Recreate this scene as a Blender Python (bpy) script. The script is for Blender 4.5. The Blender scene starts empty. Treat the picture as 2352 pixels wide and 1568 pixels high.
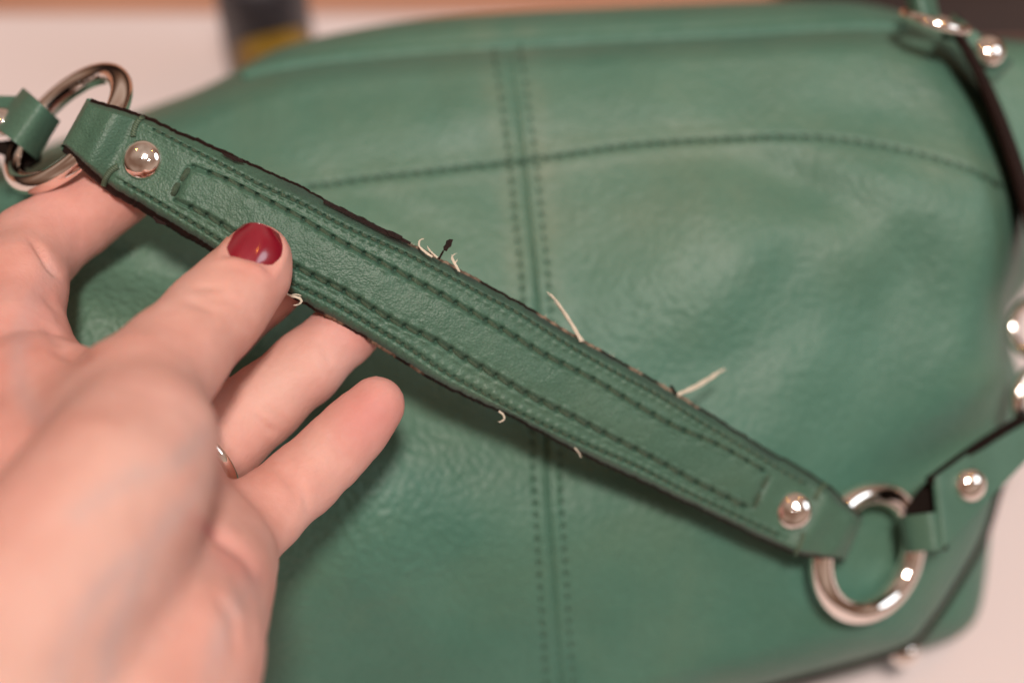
import bpy, math, random
import numpy as np
from mathutils import Vector, Matrix

random.seed(7); rng = np.random.default_rng(7)
SC = bpy.context.scene
COL = SC.collection

# ------------------------------------------------------------------ camera
PITCH = math.radians(62)
CAM = np.array([0.0, 0.0, 0.600])
FWD = np.array([0.0, math.cos(PITCH), -math.sin(PITCH)])
RGT = np.array([1.0, 0.0, 0.0])
UPV = np.array([0.0, math.sin(PITCH), math.cos(PITCH)])
PXR = 0.472 / 2352.0
cd = bpy.data.cameras.new('camera'); cam = bpy.data.objects.new('camera', cd); COL.objects.link(cam)
cam.matrix_world = Matrix(((RGT[0], UPV[0], -FWD[0], CAM[0]), (RGT[1], UPV[1], -FWD[1], CAM[1]),
                           (RGT[2], UPV[2], -FWD[2], CAM[2]), (0, 0, 0, 1)))
cd.lens = 50; cd.sensor_width = 23.6; cd.clip_start = 0.01; cd.clip_end = 50
cd.dof.use_dof = True; cd.dof.focus_distance = 0.497; cd.dof.aperture_fstop = 2.8
SC.camera = cam

# ------------------------------------------------------------------ room light
w = bpy.data.worlds.new('World'); SC.world = w; w.use_nodes = True
nt = w.node_tree; bg = nt.nodes['Background']
tc = nt.nodes.new('ShaderNodeTexCoord'); sx = nt.nodes.new('ShaderNodeSeparateXYZ')
cr = nt.nodes.new('ShaderNodeValToRGB'); mr = nt.nodes.new('ShaderNodeMapRange')
nt.links.new(tc.outputs['Generated'], sx.inputs[0]); nt.links.new(sx.outputs['Z'], mr.inputs['Value'])
mr.inputs['From Min'].default_value = -1; mr.inputs['From Max'].default_value = 1
nt.links.new(mr.outputs[0], cr.inputs[0]); nt.links.new(cr.outputs[0], bg.inputs['Color'])
e = cr.color_ramp.elements
e[0].position = 0.0; e[0].color = (0.10, 0.05, 0.035, 1)
e[1].position = 1.0; e[1].color = (1.05, 0.84, 0.70, 1)
for p, c in ((0.42, (0.05, 0.03, 0.025, 1)), (0.52, (0.42, 0.24, 0.16, 1)), (0.66, (1.0, 0.74, 0.60, 1)), (0.84, (0.78, 0.52, 0.40, 1))):
    k = e.new(p); k.color = c
wn = nt.nodes.new('ShaderNodeTexNoise'); wn.inputs['Scale'].default_value = 0.9; wn.inputs['Detail'].default_value = 2
nt.links.new(tc.outputs['Generated'], wn.inputs['Vector'])
wr = nt.nodes.new('ShaderNodeValToRGB'); nt.links.new(wn.outputs['Fac'], wr.inputs[0])
wr.color_ramp.elements[0].position = 0.40; wr.color_ramp.elements[0].color = (0.60, 0.50, 0.45, 1)
wr.color_ramp.elements[1].position = 0.60; wr.color_ramp.elements[1].color = (1.2, 1.2, 1.2, 1)
wm = nt.nodes.new('ShaderNodeMix'); wm.data_type = 'RGBA'; wm.blend_type = 'MULTIPLY'; wm.inputs[0].default_value = 1.0
nt.links.new(cr.outputs[0], wm.inputs[6]); nt.links.new(wr.outputs[0], wm.inputs[7]); nt.links.new(wm.outputs[2], bg.inputs['Color'])
bg.inputs['Strength'].default_value = 0.38

def Wv(px, py, D):
    """picture position (0..2352, 0..1568) and distance along the optical axis -> place in the room"""
    px = np.asarray(px, float); py = np.asarray(py, float); D = np.asarray(D, float)
    a = (px - 1176) * PXR * D; b = (784 - py) * PXR * D
    return CAM + FWD * D[..., None] + RGT * a[..., None] + UPV * b[..., None]

def P1(px, py, D): return Wv(px, py, np.float64(D)).reshape(3)
def VF(x, y, z): return RGT * x + UPV * y - FWD * z      # direction in the view frame (right, up, towards the viewer)

def lamp(kind, name, loc, target, energy, color, size=None, radius=None):
    ld = bpy.data.lights.new(name, kind); o = bpy.data.objects.new(name, ld); COL.objects.link(o)
    ld.energy = energy; ld.color = color
    if size: ld.shape = 'DISK'; ld.size = size
    if radius: ld.shadow_soft_size = radius
    o.location = Vector(loc)
    d = Vector(target) - Vector(loc); o.rotation_euler = d.to_track_quat('-Z', 'Y').to_euler()
    return o
CEN = P1(1000, 800, 0.55)
dirk = VF(0.05, 0.25, 1.0); dirk = dirk / np.linalg.norm(dirk)
lamp('AREA', 'ceiling_lamp', CEN + dirk * 2.4, CEN, 53.0, (1.0, 0.89, 0.80), size=0.27)
lamp('AREA', 'window_light', CEN + VF(2.0, 0.7, 1.4), CEN, 12.0, (0.80, 0.92, 1.0), size=1.1)
lamp('POINT', 'warm_bulb', CEN + VF(-0.55, 0.75, 0.95), CEN, 2.6, (1.0, 0.36, 0.06), radius=0.015)
lamp('POINT', 'warm_bulb', CEN + VF(0.55, 0.85, 0.9), CEN, 2.6, (1.0, 0.34, 0.06), radius=0.015)
lamp('POINT', 'white_bulb', CEN + VF(0.22, 0.05, 0.95), CEN, 1.2, (1.0, 0.97, 0.93), radius=0.013)
SC.view_settings.view_transform = 'Standard'; SC.view_settings.look = 'None'
SC.view_settings.exposure = 0.08; SC.view_settings.gamma = 1.0

# ------------------------------------------------------------------ helpers
def tag(o, label=None, cat=None, group=None, kind=None):
    if label: o['label'] = label
    if cat: o['category'] = cat
    if group: o['group'] = group
    if kind: o['kind'] = kind
    return o

def thing(name, loc, label, cat, group=None):
    o = bpy.data.objects.new(name, None); COL.objects.link(o); o.location = Vector(loc)
    o.empty_display_size = 0.01
    return tag(o, label, cat, group)

def orig(parent):
    p = np.zeros(3)
    while parent is not None:
        p += np.array(parent.location); parent = parent.parent
    return p

def obj(name, V, F, mat, parent=None, base=None, smooth=True):
    """verts in room coordinates; origin at the parent's base (or at base)"""
    V = np.asarray(V, float)
    o0 = orig(parent) if parent is not None else (np.array(base) if base is not None else V.mean(0))
    me = bpy.data.meshes.new(name)
    me.from_pydata((V - o0).tolist(), [], F if isinstance(F, list) else F.tolist())
    me.materials.append(mat)
    if smooth: me.polygons.foreach_set('use_smooth', [True] * len(me.polygons))
    me.update()
    o = bpy.data.objects.new(name, me); COL.objects.link(o)
    if parent is not None: o.parent = parent
    else: o.location = Vector(o0)
    return o

def grid_faces(nu, nv, wrap_u=False, wrap_v=False, flip=False):
    iu = np.arange(nu if wrap_u else nu - 1); iv = np.arange(nv if wrap_v else nv - 1)
    I, J = np.meshgrid(iu, iv, indexing='ij'); I2 = (I + 1) % nu; J2 = (J + 1) % nv
    f = np.stack([I * nv + J, I2 * nv + J, I2 * nv + J2, I * nv + J2], -1).reshape(-1, 4)
    return f[:, ::-1] if flip else f

def cr_spline(pts, n, closed=False):
    """smooth curve through points, n samples evenly by length"""
    P = np.asarray(pts, float); m = len(P); out = []
    seg = m if closed else m - 1
    for i in range(seg):
        if closed: p0, p1, p2, p3 = P[(i - 1) % m], P[i], P[(i + 1) % m], P[(i + 2) % m]
        else: p0, p1, p2, p3 = P[max(i - 1, 0)], P[i], P[i + 1], P[min(i + 2, m - 1)]
        t = np.linspace(0, 1, 24, endpoint=False)[:, None]
        out.append(0.5 * ((2 * p1) + (-p0 + p2) * t + (2 * p0 - 5 * p1 + 4 * p2 - p3) * t ** 2 + (-p0 + 3 * p1 - 3 * p2 + p3) * t ** 3))
    out.append((P[0] if closed else P[-1])[None])
    Q = np.concatenate(out); s = np.r_[0, np.cumsum(np.linalg.norm(np.diff(Q[:, :2], axis=0), axis=1))]
    u = np.linspace(0, s[-1], n, endpoint=not closed)
    return np.stack([np.interp(u, s, Q[:, k]) for k in range(P.shape[1])], -1)

def smooth1(a, k):
    ker = np.hanning(2 * k + 3)[1:-1]; ker /= ker.sum()
    return np.convolve(np.r_[[a[0]] * k, a, [a[-1]] * k], ker, 'valid')

def tube(path, rad, n=10, cap=True):
    """path (m,3) room coordinates, rad scalar or (m,)"""
    P = np.asarray(path, float); m = len(P); rad = np.broadcast_to(rad, (m,))
    T = np.gradient(P, axis=0); T /= np.linalg.norm(T, axis=1)[:, None] + 1e-12
    ref = np.array([0.31, 0.17, 0.93]); V = []
    N = np.cross(T[0], ref); N /= np.linalg.norm(N)
    for i in range(m):
        N = N - T[i] * N.dot(T[i]); N /= np.linalg.norm(N) + 1e-12
        B = np.cross(T[i], N)
        a = np.linspace(0, 2 * np.pi, n, endpoint=False)[:, None]
        V.append(P[i] + rad[i] * (np.cos(a) * N + np.sin(a) * B))
    V = np.concatenate(V); F = grid_faces(m, n, wrap_v=True).tolist()
    if cap:
        F.append(list(range(n))); F.append(list(range((m - 1) * n, m * n))[::-1])
    return V, F

def dist_poly(px, py, Q):
    """distance of every point to a polyline Q, and arclength there"""
    best = np.full(px.shape, 1e9); arc = np.zeros(px.shape); s = 0.0
    for a, b in zip(Q[:-1], Q[1:]):
        d = b - a; L = np.hypot(*d)
        if L < 1e-9: continue
        t = np.clip(((px - a[0]) * d[0] + (py - a[1]) * d[1]) / L ** 2, 0, 1)
        dd = np.hypot(px - a[0] - t * d[0], py - a[1] - t * d[1])
        m = dd < best; best[m] = dd[m]; arc[m] = (s + t * L)[m]; s += L
    return best, arc

def vnoise(x, y, seed=0):
    """smooth value noise, about -1..1"""
    r = np.random.default_rng(seed).uniform(-1, 1, (64, 64))
    xi = np.floor(x).astype(int); yi = np.floor(y).astype(int); fx = x - xi; fy = y - yi
    fx = fx * fx * (3 - 2 * fx); fy = fy * fy * (3 - 2 * fy)
    g = lambda a, b: r[a % 64, b % 64]
    return (g(xi, yi) * (1 - fx) * (1 - fy) + g(xi + 1, yi) * fx * (1 - fy) + g(xi, yi + 1) * (1 - fx) * fy + g(xi + 1, yi + 1) * fx * fy)

# ------------------------------------------------------------------ materials
class NT:
    def __init__(s, name):
        s.m = bpy.data.materials.new(name); s.m.use_nodes = True; s.t = s.m.node_tree
        s.b = s.t.nodes['Principled BSDF']; s.c = None
    def node(s, ty, **kw):
        n = s.t.nodes.new(ty)
        for k, v in kw.items(): setattr(n, k, v)
        return n
    def coord(s):
        if s.c is None: s.c = s.node('ShaderNodeTexCoord').outputs['Object']
        return s.c
    def noise(s, scale, detail=3, rough=0.5, dist=0):
        n = s.node('ShaderNodeTexNoise'); s.t.links.new(s.coord(), n.inputs['Vector'])
        n.inputs['Scale'].default_value = scale; n.inputs['Detail'].default_value = detail
        n.inputs['Roughness'].default_value = rough; n.inputs['Distortion'].default_value = dist
        return n.outputs['Fac']
    def voro(s, scale, feature='F1', rnd=1.0):
        n = s.node('ShaderNodeTexVoronoi', feature=feature); s.t.links.new(s.coord(), n.inputs['Vector'])
        n.inputs['Scale'].default_value = scale; n.inputs['Randomness'].default_value = rnd
        return n.outputs['Distance']
    def ramp(s, fac, stops):
        n = s.node('ShaderNodeValToRGB'); s.t.links.new(fac, n.inputs[0]); el = n.color_ramp.elements
        while len(el) < len(stops): el.new(0.5)
        for x, (p, c) in zip(el, stops): x.position = p; x.color = (c if len(c) == 4 else (*c, 1))
        return n.outputs[0]
    def mix(s, fac, a, b, mode='MIX'):
        n = s.node('ShaderNodeMix', data_type='RGBA', blend_type=mode)
        for inp, v in ((n.inputs[0], fac), (n.inputs[6], a), (n.inputs[7], b)):
            if hasattr(v, 'links'): s.t.links.new(v, inp)
            elif isinstance(v, (int, float)): inp.default_value = v
            else: inp.default_value = (*v, 1)
        return n.outputs[2]
    def math(s, op, a, b=0.0):
        n = s.node('ShaderNodeMath', operation=op)
        for inp, v in ((n.inputs[0], a), (n.inputs[1], b)):
            if hasattr(v, 'links'): s.t.links.new(v, inp)
            else: inp.default_value = v
        return n.outputs[0]
    def bump(s, h, strength, dist, prev=None):
        n = s.node('ShaderNodeBump'); s.t.links.new(h, n.inputs['Height'])
        n.inputs['Strength'].default_value = strength; n.inputs['Distance'].default_value = dist
        if prev: s.t.links.new(prev, n.inputs['Normal'])
        return n.outputs[0]
    def attr(s, name):
        return s.node('ShaderNodeAttribute', attribute_name=name).outputs['Fac']
    def set(s, **kw):
        for k, v in kw.items():
            i = s.b.inputs[k.replace('_', ' ')]
            if hasattr(v, 'links'): s.t.links.new(v, i)
            elif isinstance(v, tuple) and len(v) == 3 and i.type == 'RGBA': i.default_value = (*v, 1)
            else: i.default_value = v
        return s.m

def leather(name, ca, cb, cw, grain=1.0, gscale=1500, rough=(0.42, 0.6), wear=0.5):
    n = NT(name)
    base = n.mix(n.ramp(n.noise(28, 4, 0.6), [(0.35, (0, 0, 0)), (0.68, (1, 1, 1))]), ca, cb)
    worn = n.math('MULTIPLY', n.ramp(n.noise(17, 3, 0.55, 0.6), [(0.48, (0, 0, 0)), (0.75, (1, 1, 1))]), wear)
    base = n.mix(worn, base, cw)
    if name == 'bag_leather': base = n.mix(n.math('MULTIPLY', n.attr('patina_tint'), n.ramp(n.noise(45, 4, 0.65), [(0.35, (.35,) * 3), (0.65, (1,) * 3)])), base, (0.185, 0.225, 0.160))
    fine = n.ramp(n.noise(2600, 2), [(0.3, (0.78, 0.78, 0.78)), (0.7, (1.12, 1.12, 1.12))])
    base = n.mix(1.0, base, fine, 'MULTIPLY')
    if name == 'strap_leather': base = n.mix(n.attr('grime_shade'), base, (0.022, 0.034, 0.032))
    v = n.voro(gscale, 'SMOOTH_F1'); v2 = n.noise(gscale * 0.45, 5, 0.65)
    h = n.math('ADD', n.math('MULTIPLY', v, 0.9), n.math('MULTIPLY', v2, 0.9))
    b = n.bump(h, 0.55 * grain, 0.00034)
    b = n.bump(n.noise(160, 4, 0.6, 1.0), 0.18, 0.0005, b)
    if name == 'bag_leather':
        b = n.bump(n.voro(470, 'SMOOTH_F1'), 1.0, 0.0007, b); n.t.links.new(n.attr('pebble'), b.node.inputs['Strength'])
    r = n.ramp(n.noise(60, 4, 0.6), [(0.3, (rough[0],) * 3), (0.7, (rough[1],) * 3)])
    return n.set(Base_Color=base, Roughness=r, Normal=b, Specular_IOR_Level=0.42, Sheen_Weight=0.03)

M = {}
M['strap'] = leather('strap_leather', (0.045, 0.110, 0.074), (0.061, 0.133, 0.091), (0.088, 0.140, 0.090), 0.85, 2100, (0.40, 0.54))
M['bag'] = leather('bag_leather', (0.052, 0.148, 0.106), (0.068, 0.172, 0.126), (0.115, 0.185, 0.118), 1.9, 620, (0.46, 0.60), 0.45)
M['tab'] = leather('tab_leather', (0.055, 0.130, 0.092), (0.070, 0.154, 0.112), (0.10, 0.145, 0.085), 0.6, 1900, (0.34, 0.48))

n = NT('edge_paint')
pe = n.attr('peel')
col = n.mix(n.noise(700, 3), (0.007, 0.005, 0.0045), (0.024, 0.010, 0.008))
raw = n.mix(n.noise(1800, 3), (0.34, 0.25, 0.18), (0.18, 0.12, 0.09))
M['edge'] = n.set(Base_Color=n.mix(pe, col, raw), Roughness=n.ramp(pe, [(0, (0.50,) * 3), (1, (0.85,) * 3)]), Specular_IOR_Level=0.08,
                  Normal=n.bump(n.noise(1300, 4, 0.7), 0.6, 0.0004))
n = NT('dark_lining'); M['lining'] = n.set(Base_Color=n.mix(n.noise(400), (0.006, 0.005, 0.0045), (0.016, 0.010, 0.008)), Roughness=0.8, Specular_IOR_Level=0.05,
                                           Normal=n.bump(n.noise(1500), 0.4, 0.0002))
n = NT('green_thread')
wv = n.node('ShaderNodeTexWave'); wv.inputs['Scale'].default_value = 700; wv.bands_direction = 'DIAGONAL'
n.t.links.new(n.coord(), wv.inputs['Vector'])
M['thread'] = n.set(Base_Color=n.mix(wv.outputs['Fac'], (0.030, 0.066, 0.042), (0.095, 0.14, 0.085)), Roughness=0.6,
                    Normal=n.bump(wv.outputs['Fac'], 0.6, 0.0002))
n = NT('dark_thread'); M['thread_dark'] = n.set(Base_Color=n.mix(n.noise(900), (0.022, 0.055, 0.035), (0.04, 0.085, 0.055)), Roughness=0.7)
n = NT('frayed_fibre'); M['fibre'] = n.set(Base_Color=n.mix(n.noise(500), (0.56, 0.49, 0.39), (0.66, 0.60, 0.50)), Roughness=0.8)
n = NT('nickel'); M['metal'] = n.set(Base_Color=(0.93, 0.86, 0.80), Metallic=1.0,
                                     Roughness=n.ramp(n.noise(300, 4), [(0.3, (0.05,) * 3), (0.7, (0.11,) * 3)]),
                                     Normal=n.bump(n.noise(900, 3), 0.04, 0.0002))
n = NT('red_nail_varnish')
M['varnish'] = n.set(Base_Color=n.mix(n.noise(120, 3), (0.17, 0.003, 0.013), (0.24, 0.005, 0.020)), Roughness=0.22, Coat_Weight=1.0, Coat_Roughness=0.16,
                     Normal=n.bump(n.noise(160, 2), 0.10, 0.0006))

n = NT('skin')
red = n.attr('flush'); pal = n.attr('pale')
base = n.mix(n.ramp(n.noise(55, 4, 0.6), [(0.3, (0, 0, 0)), (0.7, (1, 1, 1))]), (0.58, 0.272, 0.220), (0.68, 0.385, 0.330))
base = n.mix(n.math('MULTIPLY', n.ramp(n.noise(26, 2), [(0.5, (0, 0, 0)), (0.75, (1, 1, 1))]), 0.25), base, (0.50, 0.34, 0.33))
base = n.mix(n.math('MULTIPLY', pal, 0.6), base, (0.62, 0.43, 0.36))
base = n.mix(n.math('MULTIPLY', n.attr('vein'), 0.5), base, (0.42, 0.36, 0.36))
base = n.mix(red, base, (0.50, 0.13, 0.13))
b = n.bump(n.noise(600, 6, 0.75), 0.45, 0.0005)
b = n.bump(n.voro(900), 0.12, 0.0002, b)
M['skin'] = n.set(Base_Color=base, Roughness=0.58, Normal=b, Subsurface_Weight=0.35, Subsurface_Scale=0.0018,
                  Subsurface_Radius=(1.0, 0.35, 0.2), Specular_IOR_Level=0.4)
n = NT('white_table'); M['table'] = n.set(Base_Color=n.mix(n.noise(9, 3), (0.60, 0.512, 0.512), (0.65, 0.56, 0.56)), Roughness=0.35,
                                          Normal=n.bump(n.noise(200), 0.05, 0.0005))

# ------------------------------------------------------------------ setting
def box(x0, x1, y0, y1, z0, z1, bev=0.0):
    V = [(x, y, z) for x in (x0, x1) for y in (y0, y1) for z in (z0, z1)]
    F = [[0, 1, 3, 2], [4, 6, 7, 5], [0, 4, 5, 1], [2, 3, 7, 6], [0, 2, 6, 4], [1, 5, 7, 3]]
    return np.array(V), F

def bevel(o, wdt, seg=3):
    m = o.modifiers.new('bevel', 'BEVEL'); m.width = wdt; m.segments = seg; m.limit_method = 'ANGLE'

def table_y(py, px=1176):
    b = (784 - py) * PXR; D = CAM[2] / (math.sin(PITCH) - b * math.cos(PITCH))
    return P1(px, py, D)
yedge = table_y(24)[1]
V, F = box(-0.75, 0.75, -0.45, yedge, -0.03, 0.0)
o = obj('white_table', V, F, M['table'], base=(0, 0, -0.03), smooth=False); bevel(o, 0.003)
tag(o, 'glossy white table top the green handbag is lying on', 'table')
n = NT('brown_wood')
g = n.node('ShaderNodeMapping'); g.inputs['Scale'].default_value = (1, 14, 14); n.t.links.new(n.coord(), g.inputs[0])
nn = n.node('ShaderNodeTexNoise'); nn.inputs['Scale'].default_value = 6; nn.inputs['Detail'].default_value = 5; n.t.links.new(g.outputs[0], nn.inputs['Vector'])
M['wood'] = n.set(Base_Color=n.ramp(nn.outputs['Fac'], [(0.3, (0.30, 0.14, 0.09)), (0.7, (0.44, 0.23, 0.155))]), Roughness=0.45)
V, F = box(-0.75, 0.75, yedge + 0.002, yedge + 0.30, -0.06, -0.012)
o = obj('wooden_shelf', V, F, M['wood'], base=(0, yedge + 0.15, -0.06), smooth=False); bevel(o, 0.003)
tag(o, 'blurred brown wooden surface beyond the far edge of the white table', 'shelf')
n = NT('dark_wood'); M['darkwood'] = n.set(Base_Color=n.mix(n.noise(30), (0.02, 0.010, 0.008), (0.05, 0.022, 0.015)), Roughness=0.5)

# ------------------------------------------------------------------ jar behind the bag
def lathe(prof, c, n=48):
    a = np.linspace(0, 2 * np.pi, n, endpoint=False); V = []
    for r, z in prof: V.append(np.stack([c[0] + r * np.cos(a), c[1] + r * np.sin(a), np.full(n, c[2] + z)], -1))
    V = np.concatenate(V); F = grid_faces(len(prof), n, wrap_v=True, flip=True).tolist()
    F.append(list(range(n))[::-1]); F.append(list(range((len(prof) - 1) * n, len(prof) * n)))
    return V, F
jb = table_y(190, 634); jb[2] = 0
n = NT('dark_grey_glass'); M['jar'] = n.set(Base_Color=n.mix(n.noise(60), (0.030, 0.026, 0.034), (0.06, 0.05, 0.055)), Roughness=0.4)
n = NT('gold_label'); M['gold'] = n.set(Base_Color=n.mix(n.ramp(n.noise(90, 3), [(0.4, (0, 0, 0)), (0.6, (1, 1, 1))]), (0.34, 0.17, 0.012), (0.50, 0.29, 0.02)), Roughness=0.5)
jar = thing('jar', jb, 'dark grey jar with a round golden label, blurred behind the top of the bag', 'jar')
JR = 0.0145
V, F = lathe([(JR * .9, 0), (JR, .002), (JR, .060), (JR * .92, .064), (JR * .7, .066)], jb); obj('body', V, F, M['jar'], jar)
V, F = lathe([(JR * .80, .0655), (JR * .82, .067), (JR * .82, .082), (JR * .76, .084), (0.001, .0843)], jb); obj('lid', V, F, M['jar'], jar)
u = np.linspace(0, 1, 14); a = np.linspace(0, 2 * np.pi, 40, endpoint=False)
U, A = np.meshgrid(u, a, indexing='ij'); ang = -math.pi / 2 + 0.28 + U * np.cos(A) * 0.95; zz = 0.031 + U * np.sin(A) * 0.0165
V = np.stack([jb[0] + (JR + .0004) * np.cos(ang), jb[1] + (JR + .0004) * np.sin(ang), zz], -1).reshape(-1, 3)
obj('label', V, grid_faces(14, 40, wrap_v=True, flip=True), M['gold'], jar)
# dark box on a brown board, far right corner
q0 = table_y(112, 2230); q1 = table_y(45, 1880)
V, F = box(q1[0], 0.30, q0[1], yedge + 0.05, 0.0005, 0.012)
o = obj('wooden_board', V, F, M['wood'], base=(0.2, q0[1], 0.0005), smooth=False); bevel(o, 0.002)
tag(o, 'brown wooden board on the table at the top right corner, under the dark box', 'board')
V, F = box(q1[0] - 0.012, 0.30, yedge - 0.022, yedge + 0.06, 0.0125, 0.055)
o = obj('wooden_box', V, F, M['darkwood'], base=(0.2, yedge, 0.0125), smooth=False); bevel(o, 0.002)
tag(o, 'dark brown box behind the ringed top right corner of the bag', 'box')

# ------------------------------------------------------------------ handbag
def rbf(pts, lin=True):
    P = np.array(pts, float); X = P[:, :2] / 1000; n_ = len(X)
    def k(r): return r ** 2 * np.log(r + 1e-9)
    R = np.linalg.norm(X[:, None] - X[None], axis=-1)
    A = np.zeros((n_ + 3, n_ + 3)); A[:n_, :n_] = k(R) + 1e-4 * np.eye(n_); A[:n_, n_] = 1; A[:n_, n_ + 1:] = X; A[n_, :n_] = 1; A[n_ + 1:, :n_] = X.T
    c = np.linalg.solve(A, np.r_[P[:, 2], 0, 0, 0])
    def f(x, y):
        x = np.asarray(x, float) / 1000; y = np.asarray(y, float) / 1000; o_ = c[n_] + c[n_ + 1] * x + c[n_ + 2] * y
        for i in range(n_):
            r = np.hypot(x - X[i, 0], y - X[i, 1]); o_ = o_ + c[i] * k(r)
        return o_
    return f
bagD = rbf([(-200, 450, .575), (-250, 1100, .555), (200, 680, .528), (350, 400, .566), (700, 250, .572), (700, 900, .541), (500, 1300, .536), (930, 1120, .539),
            (1200, 180, .574), (1200, 500, .562), (1250, 900, .553), (1200, 1400, .555), (1700, 150, .573), (1650, 600, .556), (1700, 1050, .556),
            (2100, 150, .572), (2150, 470, .560), (2100, 750, .563), (2150, 1150, .574), (1950, 1350, .568), (1600, 1550, .572), (800, 1650, .575), (0, 1650, .57)])
GB = [  # soft folds and dents: x, y, sx, sy, angle(deg), metres towards the viewer
    (1830, 425, 120, 45, 20, -0.0065), (2120, 470, 170, 75, 25, 0.0045), (1990, 270, 200, 60, 10, -0.002),
    (1560, 640, 260, 120, -25, 0.0045), (1700, 800, 190, 60, -25, -0.0025), (1350, 230, 260, 60, -5, 0.003), (900, 300, 200, 60, -10, 0.003),
    (2230, 1010, 160, 45, -28, -0.010), (1900, 1120, 260, 60, -20, -0.002), (2200, 860, 120, 60, -60, 0.003),
    (330, 560, 160, 30, 12, 0.005), (300, 640, 170, 40, 10, -0.004), (1050, 560, 170, 80, 30, 0.003), (900, 480, 120, 30, 25, -0.002),
    (1500, 1250, 220, 110, 15, 0.003), (900, 1300, 220, 60, 70, 0.002), (1800, 620, 90, 40, -50, -0.002), (2060, 660, 50, 150, 25, -0.003), (60, 470, 100, 30, 0, -0.006)]
def gauss(px, py):
    s = 0
    for x, y, sx_, sy_, an, h in GB:
        a_ = math.radians(an); u_ = (px - x) * math.cos(a_) + (py - y) * math.sin(a_); v_ = -(px - x) * math.sin(a_) + (py - y) * math.cos(a_)
        s = s + h * np.exp(-0.5 * ((u_ / sx_) ** 2 + (v_ / sy_) ** 2))
    return s * 0.7
SEAM_V = cr_spline([(1160, 60), (1166, 120), (1180, 220), (1200, 370), (1213, 500), (1228, 640), (1240, 800), (1252, 1000), (1262, 1200), (1274, 1400), (1286, 1568), (1295, 1680)], 120)
SEAM_H = cr_spline([(560, 440), (700, 430), (900, 405), (1195, 372), (1450, 336), (1700, 320), (1880, 317), (2050, 340), (2200, 380), (2300, 425), (2360, 470)], 120)
def front_depth(px, py, seams=True):
    D = bagD(px, py) - gauss(px, py)
    D = D - 0.0009 * vnoise(px / 210, py / 170, 3) - 0.0005 * vnoise(px / 90 + 5, py / 120, 4)
    if seams:
        d, s = dist_poly(px, py, SEAM_V)
        D = D + 0.0013 * np.exp(-(d / 4.5) ** 2) - 0.0003 * np.exp(-((d - 17) / 13) ** 2)
        D = D + 0.0006 * np.exp(-((d - 31) / 6) ** 2) * (0.6 + 0.4 * np.cos(s / 27.5 * 2 * np.pi))
        d, s = dist_poly(px, py, SEAM_H)
        D = D + 0.0013 * np.exp(-(d / 4.6) ** 2) * (0.75 + 0.25 * np.cos(s / 30 * 2 * np.pi)) - 0.0002 * np.exp(-((d - 18) / 12) ** 2)
    return D

def shell(outline, cen, depthf, T, r0, nth, nr, wall=True):
    O = cr_spline(outline, nth, closed=True)
    r = np.r_[np.linspace(0.02, r0, int(nr * .72)), r0 + (1 - r0) * np.sin(np.linspace(0, math.pi / 2, int(nr * .28) + 1)[1:])]
    th, R = np.meshgrid(np.arange(nth), r, indexing='ij')
    px = cen[0] + (O[th, 0] - cen[0]) * R; py = cen[1] + (O[th, 1] - cen[1]) * R
    q = np.clip((R - r0) / (1 - r0), 0, 1)
    D = depthf(px, py) + T * (1 - np.sqrt(np.clip(1 - q ** 2, 0, 1)))
    V = Wv(px, py, D); nrr = len(r)
    if wall:   # the sides go down to the table, bulging a little
        rim = V[:, -1]; c = V[:, 0].mean(0); rings = []
        for k, f in enumerate((0.15, 0.35, 0.6, 0.8, 0.93, 1.0)):
            p = rim.copy(); p[:, 2] = rim[:, 2] * (1 - f) + 0.0005 * f
            inw = -0.012 * f ** 2; dxy = rim[:, :2] - c[:2]; dxy /= np.linalg.norm(dxy, axis=1)[:, None]
            p[:, :2] += dxy * inw; rings.append(p)
        V = np.concatenate([V, np.stack(rings, 1)], 1); nrr += 6
    F = grid_faces(nth, nrr, wrap_u=True, flip=True).tolist()
    F.append([i * nrr for i in range(nth)])
    return V.reshape(-1, 3), F

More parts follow.
